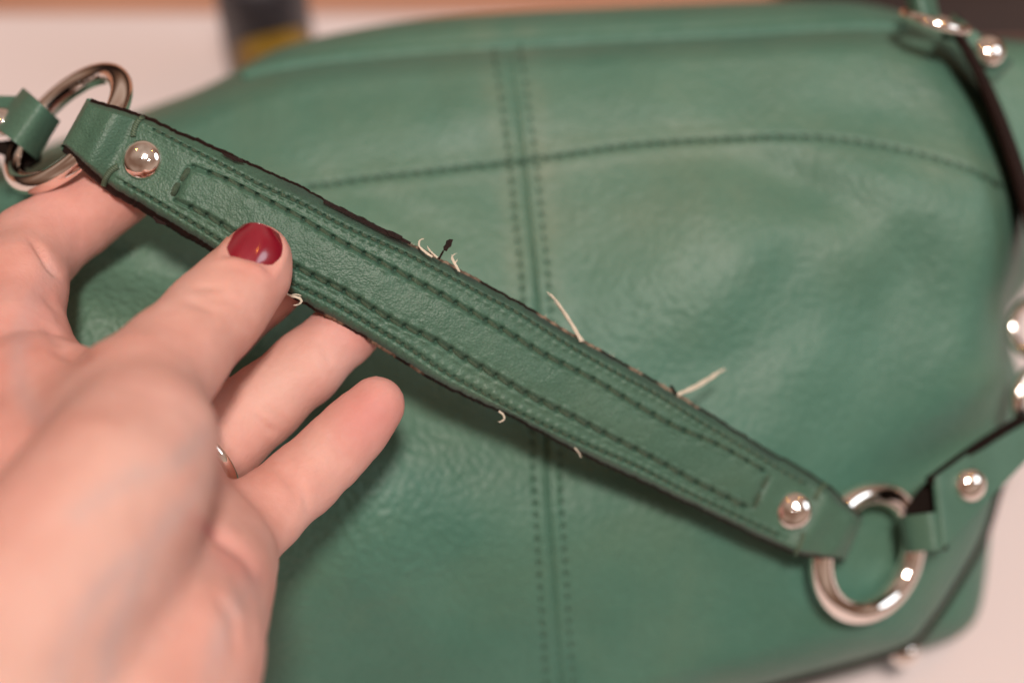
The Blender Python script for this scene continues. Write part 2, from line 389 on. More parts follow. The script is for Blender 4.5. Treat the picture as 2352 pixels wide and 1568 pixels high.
base = table_y(900, 1300); base[2] = 0
bag = thing('handbag', base, 'large green leather handbag lying on its back on the white table', 'handbag')
OUT_F = [(-320, 430), (-150, 412), (0, 388), (150, 330), (340, 258), (540, 180), (700, 142), (950, 117), (1200, 100), (1450, 86), (1700, 74), (1950, 60), (2110, 62), (2215, 100),
         (2310, 250), (2350, 400), (2352, 500), (2335, 610), (2312, 700), (2314, 800), (2335, 900), (2330, 990), (2290, 1120), (2255, 1230), (2200, 1330), (2140, 1420), (2075, 1482), (1900, 1535), (1650, 1600), (1300, 1690),
         (800, 1750), (200, 1750), (-250, 1650), (-420, 1300), (-420, 700)]
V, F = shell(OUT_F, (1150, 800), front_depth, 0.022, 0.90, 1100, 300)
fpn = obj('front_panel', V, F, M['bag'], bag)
def patina_tint(o, V):
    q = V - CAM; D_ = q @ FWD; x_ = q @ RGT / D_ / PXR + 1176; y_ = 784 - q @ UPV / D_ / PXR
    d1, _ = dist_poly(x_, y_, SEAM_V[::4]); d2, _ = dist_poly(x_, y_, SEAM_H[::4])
    p_ = 0.34 * np.clip(1.15 - y_ / 1100, 0, 1) + 0.45 * np.exp(-((d1 - 45) / 30) ** 2) * (y_ < 700) + 0.3 * np.exp(-((d2 - 25) / 25) ** 2)  # seam patina, plus a paler tint towards the top and upper middle
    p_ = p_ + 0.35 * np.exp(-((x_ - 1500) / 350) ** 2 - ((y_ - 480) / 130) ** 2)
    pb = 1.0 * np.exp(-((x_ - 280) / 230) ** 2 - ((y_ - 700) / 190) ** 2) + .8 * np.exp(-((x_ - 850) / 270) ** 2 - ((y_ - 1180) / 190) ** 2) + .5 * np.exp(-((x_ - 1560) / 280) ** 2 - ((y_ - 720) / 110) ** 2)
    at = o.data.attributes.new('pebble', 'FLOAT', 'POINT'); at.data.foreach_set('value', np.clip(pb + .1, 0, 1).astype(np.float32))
    at = o.data.attributes.new('patina_tint', 'FLOAT', 'POINT'); at.data.foreach_set('value', np.clip(p_ * 0.62, 0, 1).astype(np.float32))
patina_tint(fpn, V)
OUT_B = [(-360, 400), (-150, 395), (0, 375), (150, 318), (340, 248), (450, 208), (540, 164), (640, 112), (800, 70), (1000, 40), (1300, 22), (1700, 5), (1950, 4), (2110, 40), (2250, 84),
         (2400, 106), (2520, 170), (2560, 300), (2480, 440), (2380, 510), (2345, 600), (2320, 700), (2325, 800), (2360, 920), (2350, 1030), (2295, 1130), (2278, 1200), (2268, 1300), (2252, 1395),
         (2222, 1446), (2150, 1478), (2050, 1500), (1850, 1545), (1650, 1610), (1300, 1700), (800, 1760), (200, 1760), (-280, 1680), (-450, 1300), (-450, 700)]
backD = lambda x, y: bagD(x, y) + 0.016 + 0.010 * np.clip((y - 200) / 600, 0, 1) - 0.0008 * vnoise(x / 160, y / 90, 9)
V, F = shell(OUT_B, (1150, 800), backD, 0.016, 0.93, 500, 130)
patina_tint(obj('back_panel', V, F, M['bag'], bag), V)

# top hem roll and piping of the front panel
H = cr_spline([(560, 172), (700, 143), (950, 118), (1200, 101), (1450, 87), (1700, 75), (1950, 61), (2080, 62)], 160)
V, F = tube(Wv(H[:, 0], H[:, 1] + 5, front_depth(H[:, 0], H[:, 1] + 4, False) + 0.013), 0.0022, 12); obj('hem', V, F, M['bag'], bag)
Pp = cr_spline([(2325, 1000), (2292, 1118), (2257, 1230), (2202, 1330), (2142, 1420), (2077, 1483), (1900, 1537), (1700, 1588)], 120)
V, F = tube(Wv(Pp[:, 0], Pp[:, 1], front_depth(Pp[:, 0], Pp[:, 1], False) + 0.0235), 0.0016, 10)
o = obj('piping', V, F, M['edge'], bag)

# stitches: one mesh, many objects
def stitch_mesh(name, mat, twist=True):
    prof = np.linspace(-1, 1, 9); V = []
    for i, x in enumerate(prof):
        r = 0.30 * (1 - abs(x) ** 5.0) ** 0.5 + 0.03
        for a in np.linspace(0, 2 * np.pi, 6, endpoint=False):
            V.append((x, r * math.cos(a + x * 0.6) , r * math.sin(a + x * 0.6) - 0.28 * x * x))
    F = grid_faces(9, 6, wrap_v=True).tolist()
    me = bpy.data.meshes.new(name); me.from_pydata(V, [], F); me.materials.append(mat)
    me.polygons.foreach_set('use_smooth', [True] * len(me.polygons)); me.update(); return me
SM = stitch_mesh('stitch', M['thread']); SMD = stitch_mesh('stitch_dark', M['thread_dark'])
def put_stitch(parent, me, a, b, nrm, thick=1.0, name='stitch'):
    """stitch from a to b, bulging along nrm"""
    X = b - a; L = np.linalg.norm(X); X = X / L; Z = nrm - X * nrm.dot(X); Z /= np.linalg.norm(Z); Y = np.cross(Z, X)
    o = bpy.data.objects.new(name, me); COL.objects.link(o); o.parent = parent
    h = L / 2; c = (a + b) / 2 - orig(parent)
    t = thick
    o.matrix_local = Matrix([[X[0] * h, Y[0] * t, Z[0] * t, c[0]], [X[1] * h, Y[1] * t, Z[1] * t, c[1]], [X[2] * h, Y[2] * t, Z[2] * t, c[2]], [0, 0, 0, 1]])
    return o
NV = -FWD
def arcl(Q): return np.r_[0, np.cumsum(np.hypot(*np.diff(Q, axis=0).T))]
for side in (-1, 1):
    s = arcl(SEAM_V); T = np.gradient(SEAM_V, axis=0); T /= np.linalg.norm(T, axis=1)[:, None]
    Q = SEAM_V + side * 31 * np.stack([-T[:, 1], T[:, 0]], -1)
    pos = 45.0
    while pos < s[-1] - 60:
        x0, x1 = (np.interp([pos, pos + 15], s, Q[:, 0])), (np.interp([pos, pos + 15], s, Q[:, 1]))
        D = front_depth(x0, x1) - 0.00005
        p = Wv(x0, x1, D); put_stitch(bag, SMD, p[0], p[1], NV, 0.0012); pos += 27.5
s = arcl(SEAM_H); pos = 150.0; k = 0
while pos < s[-1] - 70:
    off = 3.5
    x0 = np.interp([pos, pos + 23], s, SEAM_H[:, 0]); y0 = np.interp([pos, pos + 23], s, SEAM_H[:, 1]) + np.array([-off, off])
    p = Wv(x0, y0, front_depth(x0, y0) - 0.0002); put_stitch(bag, SMD, p[0], p[1], NV, 0.0016); pos += 30; k += 1
# metal foot at the lower corner
def dome(c, nrm, r, h, mat, parent, name, ex=(1, 0, 0), n1=14, n2=36, sq=1.0, rim=True):
    nrm = np.array(nrm, float); nrm /= np.linalg.norm(nrm); X = np.array(ex, float); X -= nrm * X.dot(nrm); X /= np.linalg.norm(X); Y = np.cross(nrm, X)
    V = []; a = np.linspace(0, 2 * np.pi, n2, endpoint=False)[:, None]
    prof = [(r * math.sin(t), h * math.cos(t)) for t in np.linspace(0.03, math.pi / 2, n1)]
    prof += [(r * 0.97, -h * 0.12), (r * 0.80, -h * 0.22)]
    for rr, z in prof: V.append(np.array(c) + rr * np.cos(a) * X + rr * sq * np.sin(a) * Y + z * nrm)
    V = np.concatenate(V); F = grid_faces(len(prof), n2, wrap_v=True).tolist(); F.append(list(range(n2))[::-1])
    return obj(name, V, F, mat, parent)
fc = P1(2078, 1499, 0.606)
dome(fc, VF(0.3, -0.9, 0.5), 0.0042, 0.0035, M['metal'], bag, 'foot')
fc2 = P1(2190, 1475, 0.607)

# ------------------------------------------------------------------ the shoulder strap in the hand
SO = np.array([178.0, 286.0]); SA = np.array([0.8819, 0.4714]); SN = np.array([-0.4714, 0.8819])
def curve_off(pts):
    P = np.array(pts, float) - SO; t = P @ SA; n_ = P @ SN; i = np.argsort(t); return t[i], n_[i]
CUR = dict(
    UE=[(205, 235), (311, 264), (334, 275), (510, 352), (571, 379), (689, 431), (741, 460), (944, 563), (1053, 622), (1181, 692), (1339, 785), (1555, 908), (1753, 1031), (1898, 1114), (1977, 1190)],
    OU=[(218, 247), (325, 283), (410, 326), (498, 373), (586, 420), (689, 467), (750, 499), (838, 543), (944, 587), (1040, 640), (1168, 706), (1260, 763), (1365, 829), (1497, 899), (1608, 968), (1774, 1068), (1877, 1128), (1970, 1198)],
    IU=[(200, 275), (330, 326), (440, 382), (522, 411), (586, 443), (689, 499), (794, 561), (944, 640), (1102, 728), (1234, 807), (1365, 873), (1541, 978), (1649, 1018), (1765, 1085), (1900, 1160), (1962, 1215)],
    IL=[(175, 310), (290, 402), (393, 455), (481, 499), (539, 534), (667, 607), (785, 666), (908, 741), (1014, 789), (1146, 868), (1234, 917), (1365, 983), (1541, 1075), (1608, 1114), (1728, 1172), (1850, 1225), (1948, 1262)],
    OL=[(160, 328), (258, 405), (346, 452), (440, 511), (513, 557), (658, 644), (750, 688), (882, 763), (1014, 850), (1146, 925), (1278, 991), (1453, 1066), (1608, 1145), (1750, 1210), (1832, 1250), (1938, 1275)],
    LE=[(149, 332), (243, 420), (381, 502), (498, 574), (653, 666), (847, 776), (1014, 881), (1163, 947), (1321, 1031), (1610, 1166), (1753, 1234), (1823, 1267), (1939, 1283)])
NT_ = 1500
ts = np.linspace(0, 1, NT_)
t0u, t1u = (np.array([205, 236]) - SO) @ SA, (np.array([1977, 1190]) - SO) @ SA
t0l, t1l = (np.array([150, 333]) - SO) @ SA, (np.array([1939, 1284]) - SO) @ SA
OFF = {}
tt = np.linspace(-40, 2060, NT_)
for k, pts in CUR.items():
    t, n_ = curve_off(pts); OFF[k] = smooth1(np.interp(tt, t, n_), 34)
KEYS = ['UE', 'OU', 'IU', 'IL', 'OL', 'LE']
vk = np.array([0, 0.13, 0.32, 0.72, 0.89, 1.0])
NVV = 150
v = np.linspace(0, 1, NVV)
DS = lambda t: np.interp(t, [-50, 100, 350, 700, 1100, 1500, 1800, 2020, 2100], [.5065, .5055, .5025, .5000, .5085, .5240, .5375, .5480, .552])
def sDS(t):
    a = 0
    for d in (-160, -80, 0, 80, 160): a = a + DS(t + d)
    return a / 5
T_IN0, T_IN1 = (np.array([417, 418]) - SO) @ SA, (np.array([1747, 1130]) - SO) @ SA
def strap_px(t, vv):
    """t along the strap (px), vv 0..1 across -> picture position"""
    offs = np.stack([np.interp(t, tt, OFF[k]) for k in KEYS], -1)
    sh = np.zeros(t.shape)
    out = np.zeros(t.shape)
    for i in range(5):
        m = (vv >= vk[i]) & (vv <= vk[i + 1]); f = (vv - vk[i]) / (vk[i + 1] - vk[i])
        out = np.where(m, offs[..., i] * (1 - f) + offs[..., i + 1] * f, out)
    return SO[0] + SA[0] * t + SN[0] * out, SO[1] + SA[1] * t + SN[1] * out
PIT_I, PIT_O = 40.0, 23.0
def sstep(x, a, b):
    q = np.clip((x - a) / (b - a), 0, 1); return q * q * (3 - 2 * q)
def strap_h(t, vv, fine=True):
    """height of the leather towards the viewer, metres"""
    inn = sstep(t, T_IN0 - 12, T_IN0 + 22) * (1 - sstep(t, T_IN1 - 22, T_IN1 + 12))
    body = sstep(t, 125, 165) * (1 - sstep(t, 1850, 1900))
    h = np.zeros(t.shape)
    # rolled edges
    h = h - 0.0024 * np.clip((0.13 - vv) / 0.13, 0, 1) ** 1.6 - 0.0012 * np.clip((vv - 0.93) / 0.07, 0, 1) ** 2
    h = h - 0.0012 * np.clip((vv - 0.5) * 2, -1, 1) ** 2 * 0.6
    pad = np.clip(1 - (np.abs(vv - 0.52) / 0.20) ** 3.2, 0, 1) ** 0.6
    h = h + 0.0009 * pad * inn
    for c, wd, dp, pit, gate in ((0.13, 0.018, 0.00075, PIT_O, body), (0.89, 0.017, 0.00075, PIT_O, body), (0.32, 0.025, 0.00105, PIT_I, inn), (0.72, 0.025, 0.00105, PIT_I, inn)):
        cc = c + 0.003 * np.sin(t / 31)
        ph = 0.40 + 1.7 * (0.5 + 0.5 * np.cos(2 * np.pi * t / pit)) ** 6
        h = h - dp * gate * np.exp(-((vv - cc) / wd) ** 2) * ph
        sidec = np.exp(-((np.abs(vv - cc) - 0.045) / 0.022) ** 2)
        h = h + 0.00032 * gate * sidec * (0.6 - 0.5 * np.cos(2 * np.pi * t / pit))
    for te in (T_IN0, T_IN1):   # ends of the inner rows, across the strap
        sl = te + (vv - 0.52) * -60 * 0
        mid = np.clip(1 - (np.abs(vv - 0.52) / 0.20) ** 6, 0, 1)
        h = h - 0.0008 * np.exp(-((t - sl) / 7) ** 2) * mid
    # bulges where the tabs go round the rings, and curl at both ends
    h = h + 0.0022 * np.exp(-((t - 62) / 30) ** 2) + 0.0022 * np.exp(-((t - 1925) / 32) ** 2)
    h = h - 0.0006 * np.exp(-((t - 112) / 16) ** 2)
    h = h - 0.0035 * np.clip((22 - t) / 45, 0, 1) ** 2 - 0.006 * np.clip((t - 1985) / 45, 0, 1) ** 2
    # dimples round rivets
    for (rx, ry) in ((327, 367), (1820, 1171)):
        rt = (np.array([rx, ry]) - SO) @ SA; rr = np.hypot(t - rt, (vv - 0.5) * 200)
        h = h - 0.0006 * np.exp(-(rr / 62) ** 4)
    # rows are puckered; long soft waves
    h = h + 0.00020 * vnoise(t / 60, vv * 5, 21) + 0.00005 * vnoise(t / 17, vv * 12, 22) * body
    h = h + 0.00005 * inn * pad * vnoise(t / 9 + 0.6 * vnoise(t / 40, vv * 5, 5), vv * 26, 23)
    return h
def end_lines(vv):
    """slanted ends of the strap"""
    return t0u * (1 - vv) + t0l * vv, t1u * (1 - vv) + t1l * vv
U, VV = np.meshgrid(ts, v, indexing='ij')
e0, e1 = end_lines(VV); TT = e0 + (e1 - e0) * U
px, py = strap_px(TT, VV)
ragu = 1.0 * vnoise(TT / 26, VV * 0, 31) + 0.8 * vnoise(TT / 7, VV * 0, 32)
edge_f = np.exp(-(VV / 0.03) ** 2) - np.exp(-((1 - VV) / 0.03) ** 2)
px += SN[0] * ragu * edge_f * 1.2; py += SN[1] * ragu * edge_f * 1.2
Hs = strap_h(TT, VV)
DD = sDS(TT) - Hs
TOP = Wv(px, py, DD)
strap = thing('shoulder_strap', P1(1000, 740, 0.515), 'worn green leather strap with frayed edges pinched between thumb and fingers', 'strap')
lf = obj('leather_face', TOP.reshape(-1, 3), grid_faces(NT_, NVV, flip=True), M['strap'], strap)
stain_shade = np.clip(np.exp(-(VV / 0.085) ** 2) * sstep(TT, 300, 520) * (0.75 + 0.5 * vnoise(TT / 40, VV * 20, 77)) + .8 * np.exp(-((1 - VV) / 0.03) ** 2), 0, 1) * .8  # worn edge stain, plus painted shade on the rolled upper strip
at_ = lf.data.attributes.new('grime_shade', 'FLOAT', 'POINT'); at_.data.foreach_set('value', stain_shade.reshape(-1).astype(np.float32))
def sidewall(T_edge, pxe, pye, De, out, seed, name, th=0.0026, bulge=2.2, peelspans=(), lean=(6, 6)):
    """edge of the strap: five rows from the face down to the back"""
    rows = []; pl = []
    nz = vnoise(T_edge / 30, T_edge * 0, seed) ; nf = vnoise(T_edge / 6, T_edge * 0, seed + 1)
    for f in np.linspace(0, 1, 7):
        b = math.sin(f * math.pi) * bulge + f * np.interp(T_edge, [0, 330, 520, 2000], [lean[0], lean[0], lean[1], lean[1]]) + 0.6 * (f > 0) * nz + 0.5 * nf * (0 < f < 1)
        rows.append(Wv(pxe + out * SN[0] * b, pye + out * SN[1] * b, De + th * f + 0.00002))
    p = np.zeros(T_edge.shape)
    for a, b_ in peelspans: p = np.maximum(p, sstep(T_edge, a, a + 12) * (1 - sstep(T_edge, b_ - 12, b_)))
    p = p * (0.75 + 0.5 * nf).clip(0, 1)
    V = np.stack(rows, 1); o = obj(name, V.reshape(-1, 3), grid_faces(len(T_edge), 7, flip=(out < 0)), M['edge'], strap)
    at = o.data.attributes.new('peel', 'FLOAT', 'POINT'); at.data.foreach_set('value', np.repeat(p, 7).astype(np.float32))
    return V
tp = lambda x: (x - SO[0]) / SA[0] * 0.98
SU = sidewall(TT[:, 0], px[:, 0], py[:, 0], DD[:, 0], -1, 41, 'edge', 0.0020, 3.4, [(790, 830), (850, 990), (1130, 1310), (1375, 1420), (1450, 1570)], (8, 4))
SL = sidewall(TT[:, -1], px[:, -1], py[:, -1], DD[:, -1], 1, 51, 'edge', 0.0030, 3.6, [(520, 560), (700, 760), (815, 900), (930, 975)], (15, 5))
# back of the strap
back = []
for f in np.linspace(0, 1, 12):
    back.append(SU[:, -1] * (1 - f) + SL[:, -1] * f - NV * 0.0004 * math.sin(f * math.pi))
obj('lining', np.stack(back, 1).reshape(-1, 3), grid_faces(NT_, 12), M['lining'], strap)
# folded ends
for e_ in (0, -1):
    a = TOP[e_]; b = np.stack(back, 1)[e_]
    bi = np.stack([np.interp(v, np.linspace(0, 1, 12), b[:, k]) for k in range(3)], -1); rows = []
    outv = (TOP[e_] - TOP[12 if e_ == 0 else -13]); outv /= np.linalg.norm(outv, axis=1)[:, None]
    for f in np.linspace(0, 1, 9):
        rows.append(a * (1 - f) + bi * f + outv * 0.0012 * math.sin(f * math.pi))
    obj('fold', np.stack(rows, 1).reshape(-1, 3), grid_faces(NVV, 9, flip=(e_ == -1)), M['tab'], strap)
# flakes of edge paint standing off the edges
def flake(pts, D, th=0.0006, mat=None, parent=strap, name='paint_flake'):
    P = np.array(pts, float); m = len(P)
    A = Wv(P[:, 0], P[:, 1], np.full(m, D)); B = A - NV * th
    F = [list(range(m))[::-1], list(range(m, 2 * m))] + [[i, (i + 1) % m, m + (i + 1) % m, m + i] for i in range(m)]
    return obj(name, np.concatenate([A, B]), F, mat or M['edge'], parent, smooth=False)
flake([(350, 498), (358, 512), (378, 517), (396, 512), (402, 508), (385, 500), (366, 492)], .5065, .0008)
flake([(505, 348), (530, 357), (556, 366), (560, 374), (540, 371), (515, 358)], .5030, .0005)
flake([(745, 458), (800, 484), (850, 510), (900, 533), (944, 556), (942, 562), (895, 544), (838, 515), (790, 490), (742, 466)], .5020, .0006)
flake([(885, 527), (902, 531), (925, 543), (920, 552), (895, 542)], .5015, .0006)
flake([(1019, 575), (1018, 567), (1023, 561), (1025, 553), (1033, 549), (1041, 550), (1038, 557), (1036, 566), (1030, 570), (1026, 577)], .5010, .0006)
# stitches on the strap
def srow(c, t_a, t_b, pit, ln, me, thick, tilt, lift, wob=0):
    t = t_a
    while t < t_b:
        tq = np.array([t - ln / 2, t + ln / 2]) + pit / 2 - (t % pit) * 0; vq = np.array([c - tilt, c + tilt])
        cc = c + 0.003 * np.sin(tq / 31); vq = cc + np.array([-tilt, tilt]) + random.uniform(-wob, wob)
        x, y = strap_px(tq, vq); D = sDS(tq) - strap_h(tq, vq) - lift
        D = np.full(2, D.mean()) + (sDS(tq) - sDS(tq).mean())
        p = Wv(x, y, D); put_stitch(strap, me, p[0], p[1], NV, thick * random.uniform(.9, 1.1)); t += pit
al = lambda t, p: math.ceil(t / p) * p
srow(0.32, al(T_IN0 + 8, PIT_I), T_IN1 - 30, PIT_I, 34, SM, 0.0019, 0.017, 0.0006, .002)
srow(0.72, al(T_IN0 + 8, PIT_I), T_IN1 - 30, PIT_I, 34, SM, 0.0019, 0.017, 0.0006, .002)
srow(0.13, al(160, PIT_O), 1850, PIT_O, 15.5, SM, 0.00125, 0.008, 0.00035, .002)
srow(0.89, al(140, PIT_O), 1845, PIT_O, 15.5, SM, 0.00125, 0.008, 0.00035, .002)
def free_stitch(a, b, D, thick, me=SM):
    p = Wv(np.array([a[0], b[0]]), np.array([a[1], b[1]]), np.array([D, D])); put_stitch(strap, me, p[0], p[1], NV, thick)
for (x, y) in ((327, 367), (1820, 1171)): pass
def surfD(x, y):
    q = np.array([x, y], float) - SO; t = q @ SA; nn = q @ SN
    offs = np.array([np.interp(t, tt, OFF[k]) for k in KEYS]); vv = np.interp(nn, offs, vk)
    return float(sDS(np.array([t]))[0] - strap_h(np.array([t]), np.array([vv]))[0])
for a, b, th in (((438, 384), (415, 418), .0024), ((412, 418), (394, 452), .0024), ((1766, 1088), (1750, 1122), .0018), ((1748, 1128), (1732, 1168), .0018)):
    free_stitch(a, b, (surfD(*a) + surfD(*b)) / 2 - 0.0003, th)
for pts, r_ in (([(306, 314), (309, 295), (318, 278), (332, 268)], .00070), ([(271, 382), (255, 392), (243, 410), (238, 428)], .00075),
                ([(1872, 1146), (1880, 1130), (1890, 1118), (1897, 1108)], .0006), ([(1846, 1222), (1842, 1240), (1834, 1258), (1826, 1274)], .0006)):
    Q = cr_spline(pts, 14); Dq = np.array([surfD(x, y) for x, y in Q]) - 0.0003; Dq[-2:] += .001
    Vt, Ft = tube(Wv(Q[:, 0], Q[:, 1], Dq), r_, 10); obj('bar_stitch', Vt, Ft, M['thread'], strap)
# rivets
for (x, y, r_, h_, nv) in ((327, 367, 46, .0030, VF(0.0, 0.0, 1)), (1820, 1171, 44, .0030, VF(-.18, 0.02, 1))):
    D = surfD(x, y) + 0.0001
    c = P1(x, y, D - 0.0004); rm = r_ * PXR * D
    dome(c, nv, rm, rm * 0.52, M['metal'], strap, 'rivet', n1=24, n2=64)
# loose fibres
def fibre(pts, D, r0_, r1_, name='loose_thread', dd=0.0, mat='fibre', strands=4):
    """a frayed thread: a few thin twisted strands in one part"""
    Q = cr_spline(pts, 30); m = len(Q); Dq = D + np.linspace(0, dd, m); C_ = Wv(Q[:, 0], Q[:, 1], Dq)
    T_ = np.gradient(C_, axis=0); T_ /= np.linalg.norm(T_, axis=1)[:, None]; N_ = np.cross(T_, NV); N_ /= np.linalg.norm(N_, axis=1)[:, None] + 1e-9
    Va, Fa, o_ = [], [], 0; u_ = np.linspace(0, 1, m)
    for k in range(strands):
        ph = k * 6.283 / strands; w1 = np.cos(ph + u_ * 7) ; w2 = np.sin(ph + u_ * 7); rad = np.linspace(r0_, r1_, m)
        spread = 1 + random.uniform(0, 1.5) * u_ ** 2
        c_ = C_ + N_ * (w1 * rad * .55 * spread)[:, None] + NV * (w2 * rad * .55)[:, None]; cut = m - random.randint(0, 6)
        Vt, Ft = tube(c_[:cut], (rad * (.42 if strands > 1 else 1))[:cut], 6); Va.append(Vt); Fa += [[i_ + o_ for i_ in f] for f in Ft]; o_ += len(Vt)
    return obj(name, np.concatenate(Va), Fa, M[mat], strap)
fibre([(1336, 784), (1318, 752), (1290, 708), (1268, 680), (1247, 663)], .515, .00055, .00014, dd=-.003)
fibre([(1340, 784), (1312, 745), (1285, 706), (1262, 678)], .5155, .00035, .0001, dd=-.002)
fibre([(1556, 906), (1590, 890), (1625, 870), (1655, 852), (1682, 838)], .528, .0005, .0002, dd=.010)
fibre([(1556, 907), (1595, 893), (1630, 872), (1668, 846)], .5285, .00028, .0001, dd=.008)
fibre([(1552, 906), (1546, 895), (1540, 884)], .5275, .0006, .0003, dd=.001, mat='lining')
fibre([(993, 590), (975, 578), (963, 565), (964, 553), (972, 549), (980, 552)], .5015, .0003, .00012)
fibre([(990, 588), (970, 572), (958, 560)], .5015, .0003, .00012)
fibre([(1005, 592), (992, 580), (984, 570), (980, 562)], .5012, .00025, .0001)
fibre([(1054, 622), (1044, 606), (1038, 594), (1041, 586), (1050, 582)], .5025, .0003, .0001)
fibre([(1054, 622), (1047, 608), (1040, 592), (1036, 582)], .5025, .00022, .0001)
fibre([(1056, 624), (1050, 612), (1046, 604), (1052, 596)], .5025, .0002, .0001)
fibre([(1008, 595), (1014, 584), (1020, 572)], .5012, .00028, .0002, mat='edge')
fibre([(655, 672), (668, 680), (684, 684), (692, 692), (686, 699), (674, 701)], .5005, .00028, .00012)
fibre([(660, 676), (676, 680), (690, 684), (695, 694)], .5005, .0002, .0001)
fibre([(668, 678), (680, 676), (694, 680)], .5005, .00018, .0001)
fibre([(1146, 944), (1156, 952), (1158, 962), (1150, 968), (1143, 966)], .511, .00028, .00012)
fibre([(1320, 1028), (1330, 1040), (1335, 1052)], .518, .0002, .0001)
for k in range(26):   # tiny fluff along the raw stretches
    x = random.choice([random.uniform(945, 1060), random.uniform(1190, 1335), random.uniform(1400, 1550)])
    q = np.interp(x, [205, 510, 689, 944, 1181, 1339, 1555], [235, 352, 431, 563, 692, 785, 908])
    a = random.uniform(-2.6, -0.6); L = random.uniform(5, 13)
    D = surfD(x, q + 6) + .002
    fibre([(x, q + 3), (x + L * .5 * math.cos(a) + random.uniform(-2, 2), q + L * .5 * math.sin(a)), (x + L * math.cos(a), q + L * math.sin(a))], D, .00009, .00004, 'fluff', strands=1)

# ------------------------------------------------------------------ metal rings
def torus(name, c, e1, e2, R, r_, label, grp='metal rings joining the straps', nu=120, nv=24):
    a = np.linspace(0, 2 * np.pi, nu, endpoint=False); b = np.linspace(0, 2 * np.pi, nv, endpoint=False)
    A, B = np.meshgrid(a, b, indexing='ij'); e1 = e1 / np.linalg.norm(e1); e2 = e2 - e1 * e2.dot(e1); e2 /= np.linalg.norm(e2); n_ = np.cross(e1, e2)
    rad = np.cos(A)[..., None] * e1 + np.sin(A)[..., None] * e2
    V = c + rad * (R + r_ * np.cos(B))[..., None] + n_ * (r_ * np.sin(B))[..., None]
    o = obj(name, V.reshape(-1, 3), grid_faces(nu, nv, True, True), M['metal'], base=c)
    return tag(o, label, 'ring', grp)
def ring_at(px_, py_, D, major, tilt_deg, sgn, R, r_, label):
    mj = np.array([major[0], -major[1]], float); mj /= np.linalg.norm(mj)       # picture y down -> up
    mn = np.array([mj[1], -mj[0]])
    e1 = VF(mj[0], mj[1], 0); t = math.radians(tilt_deg); e2 = VF(mn[0] * math.cos(t), mn[1] * math.cos(t), sgn * math.sin(t))
    return torus('strap_ring', P1(px_, py_, D), e1, e2, R, r_, label)
ring_at(155, 294, .5240, (270, -262), 54, 1, .0171, .0027, 'silver ring held at the fingertip end of the strap, beside the index finger')
ring_at(1994, 1268, .5600, (90, -322), 34, -1, .0157, .0031, 'silver ring at the lower right end of the frayed strap, lying on the bag')

# ------------------------------------------------------------------ other straps
def ribbon(name, cpts, wvec, th, mats, parent, ny=14, nx=60, crown=0.0006):
    """leather band: centre line (m,3) room pts, width vectors (m,3), thickness; face, edges, back as separate parts"""
    C_ = cr_spline(cpts, nx); Wd = cr_spline(wvec, nx)
    T = np.gradient(C_, axis=0); N = np.cross(T, Wd); N /= np.linalg.norm(N, axis=1)[:, None]
    f = np.linspace(-1, 1, ny)
    face = C_[:, None] + Wd[:, None] * f[None, :, None] + N[:, None] * (crown * (1 - f ** 2))[None, :, None]
    bk = C_[:, None] + Wd[:, None] * f[None, :, None] - N[:, None] * th
    obj(name + '_face', face.reshape(-1, 3), grid_faces(nx, ny, flip=True), mats[0], parent)
    obj(name + '_lining', bk.reshape(-1, 3), grid_faces(nx, ny), mats[1], parent)
    for j, s_ in ((0, -1), (-1, 1)):
        rows = [face[:, j] * (1 - q) + bk[:, j] * q + s_ * Wd / np.linalg.norm(Wd, axis=1)[:, None] * 0.0004 * math.sin(q * math.pi) for q in np.linspace(0, 1, 5)]
        obj('edge', np.stack(rows, 1).reshape(-1, 3), grid_faces(nx, 5, flip=(s_ > 0)), M['edge'], parent)
    rows0 = [face[0] * (1 - q) + bk[0] * q for q in (0, 1)]
    return face

# left neighbour: tab looped round the left ring, runs out of the picture
lt = thing('strap_tab', P1(-40, 290, .535), 'green strap end with a rivet, looped through the ring at the far left', 'strap', 'strap ends looped through the rings')
def loop_strip(parent, A0, A1, B0, B1, prof, mat, name, n_=40, lining=True, th=.0011):
    """strip between two px edge lines; prof = list of (f along, D); px edges A (f=0) to B (f=1)"""
    Pf = cr_spline([(f, d) for f, d in prof], n_); w_ = np.linspace(0, 1, 16)
    f, g = np.meshgrid(np.arange(n_), w_, indexing='ij'); ff = Pf[f, 0]; dd = Pf[f, 1]
    L = lambda a, b, q: np.array(a)[None, None] * (1 - q[..., None]) + np.array(b)[None, None] * q[..., None]
    e_a = L(A0, B0, ff); e_b = L(A1, B1, ff); P = e_a * (1 - g[..., None]) + e_b * g[..., None]
    V = Wv(P[..., 0], P[..., 1], dd)
    du = np.gradient(V, axis=0); dv = np.gradient(V, axis=1); N = np.cross(du, dv); N /= np.linalg.norm(N, axis=2)[..., None] + 1e-12
    i0 = max(1, int(n_ * .18))
    if (N[i0, 8] @ NV) < 0: N = -N
    # keep the normal continuous round the fold
    for i in range(i0, n_ - 1):
        if (N[i + 1, 8] @ N[i, 8]) < 0: N[i + 1] *= -1
    for i in range(i0, 0, -1):
        if (N[i - 1, 8] @ N[i, 8]) < 0: N[i - 1] *= -1
    I = V - N * th
    obj(name, V.reshape(-1, 3), grid_faces(n_, 16), mat, parent); obj('lining', I.reshape(-1, 3), grid_faces(n_, 16), M['lining'], parent)
    for j in (0, -1):
        rows = [V[:, j] * (1 - q) + I[:, j] * q for q in (0, .5, 1)]
        obj('edge', np.stack(rows, 1).reshape(-1, 3), grid_faces(n_, 3), M['edge'], parent)
    return V
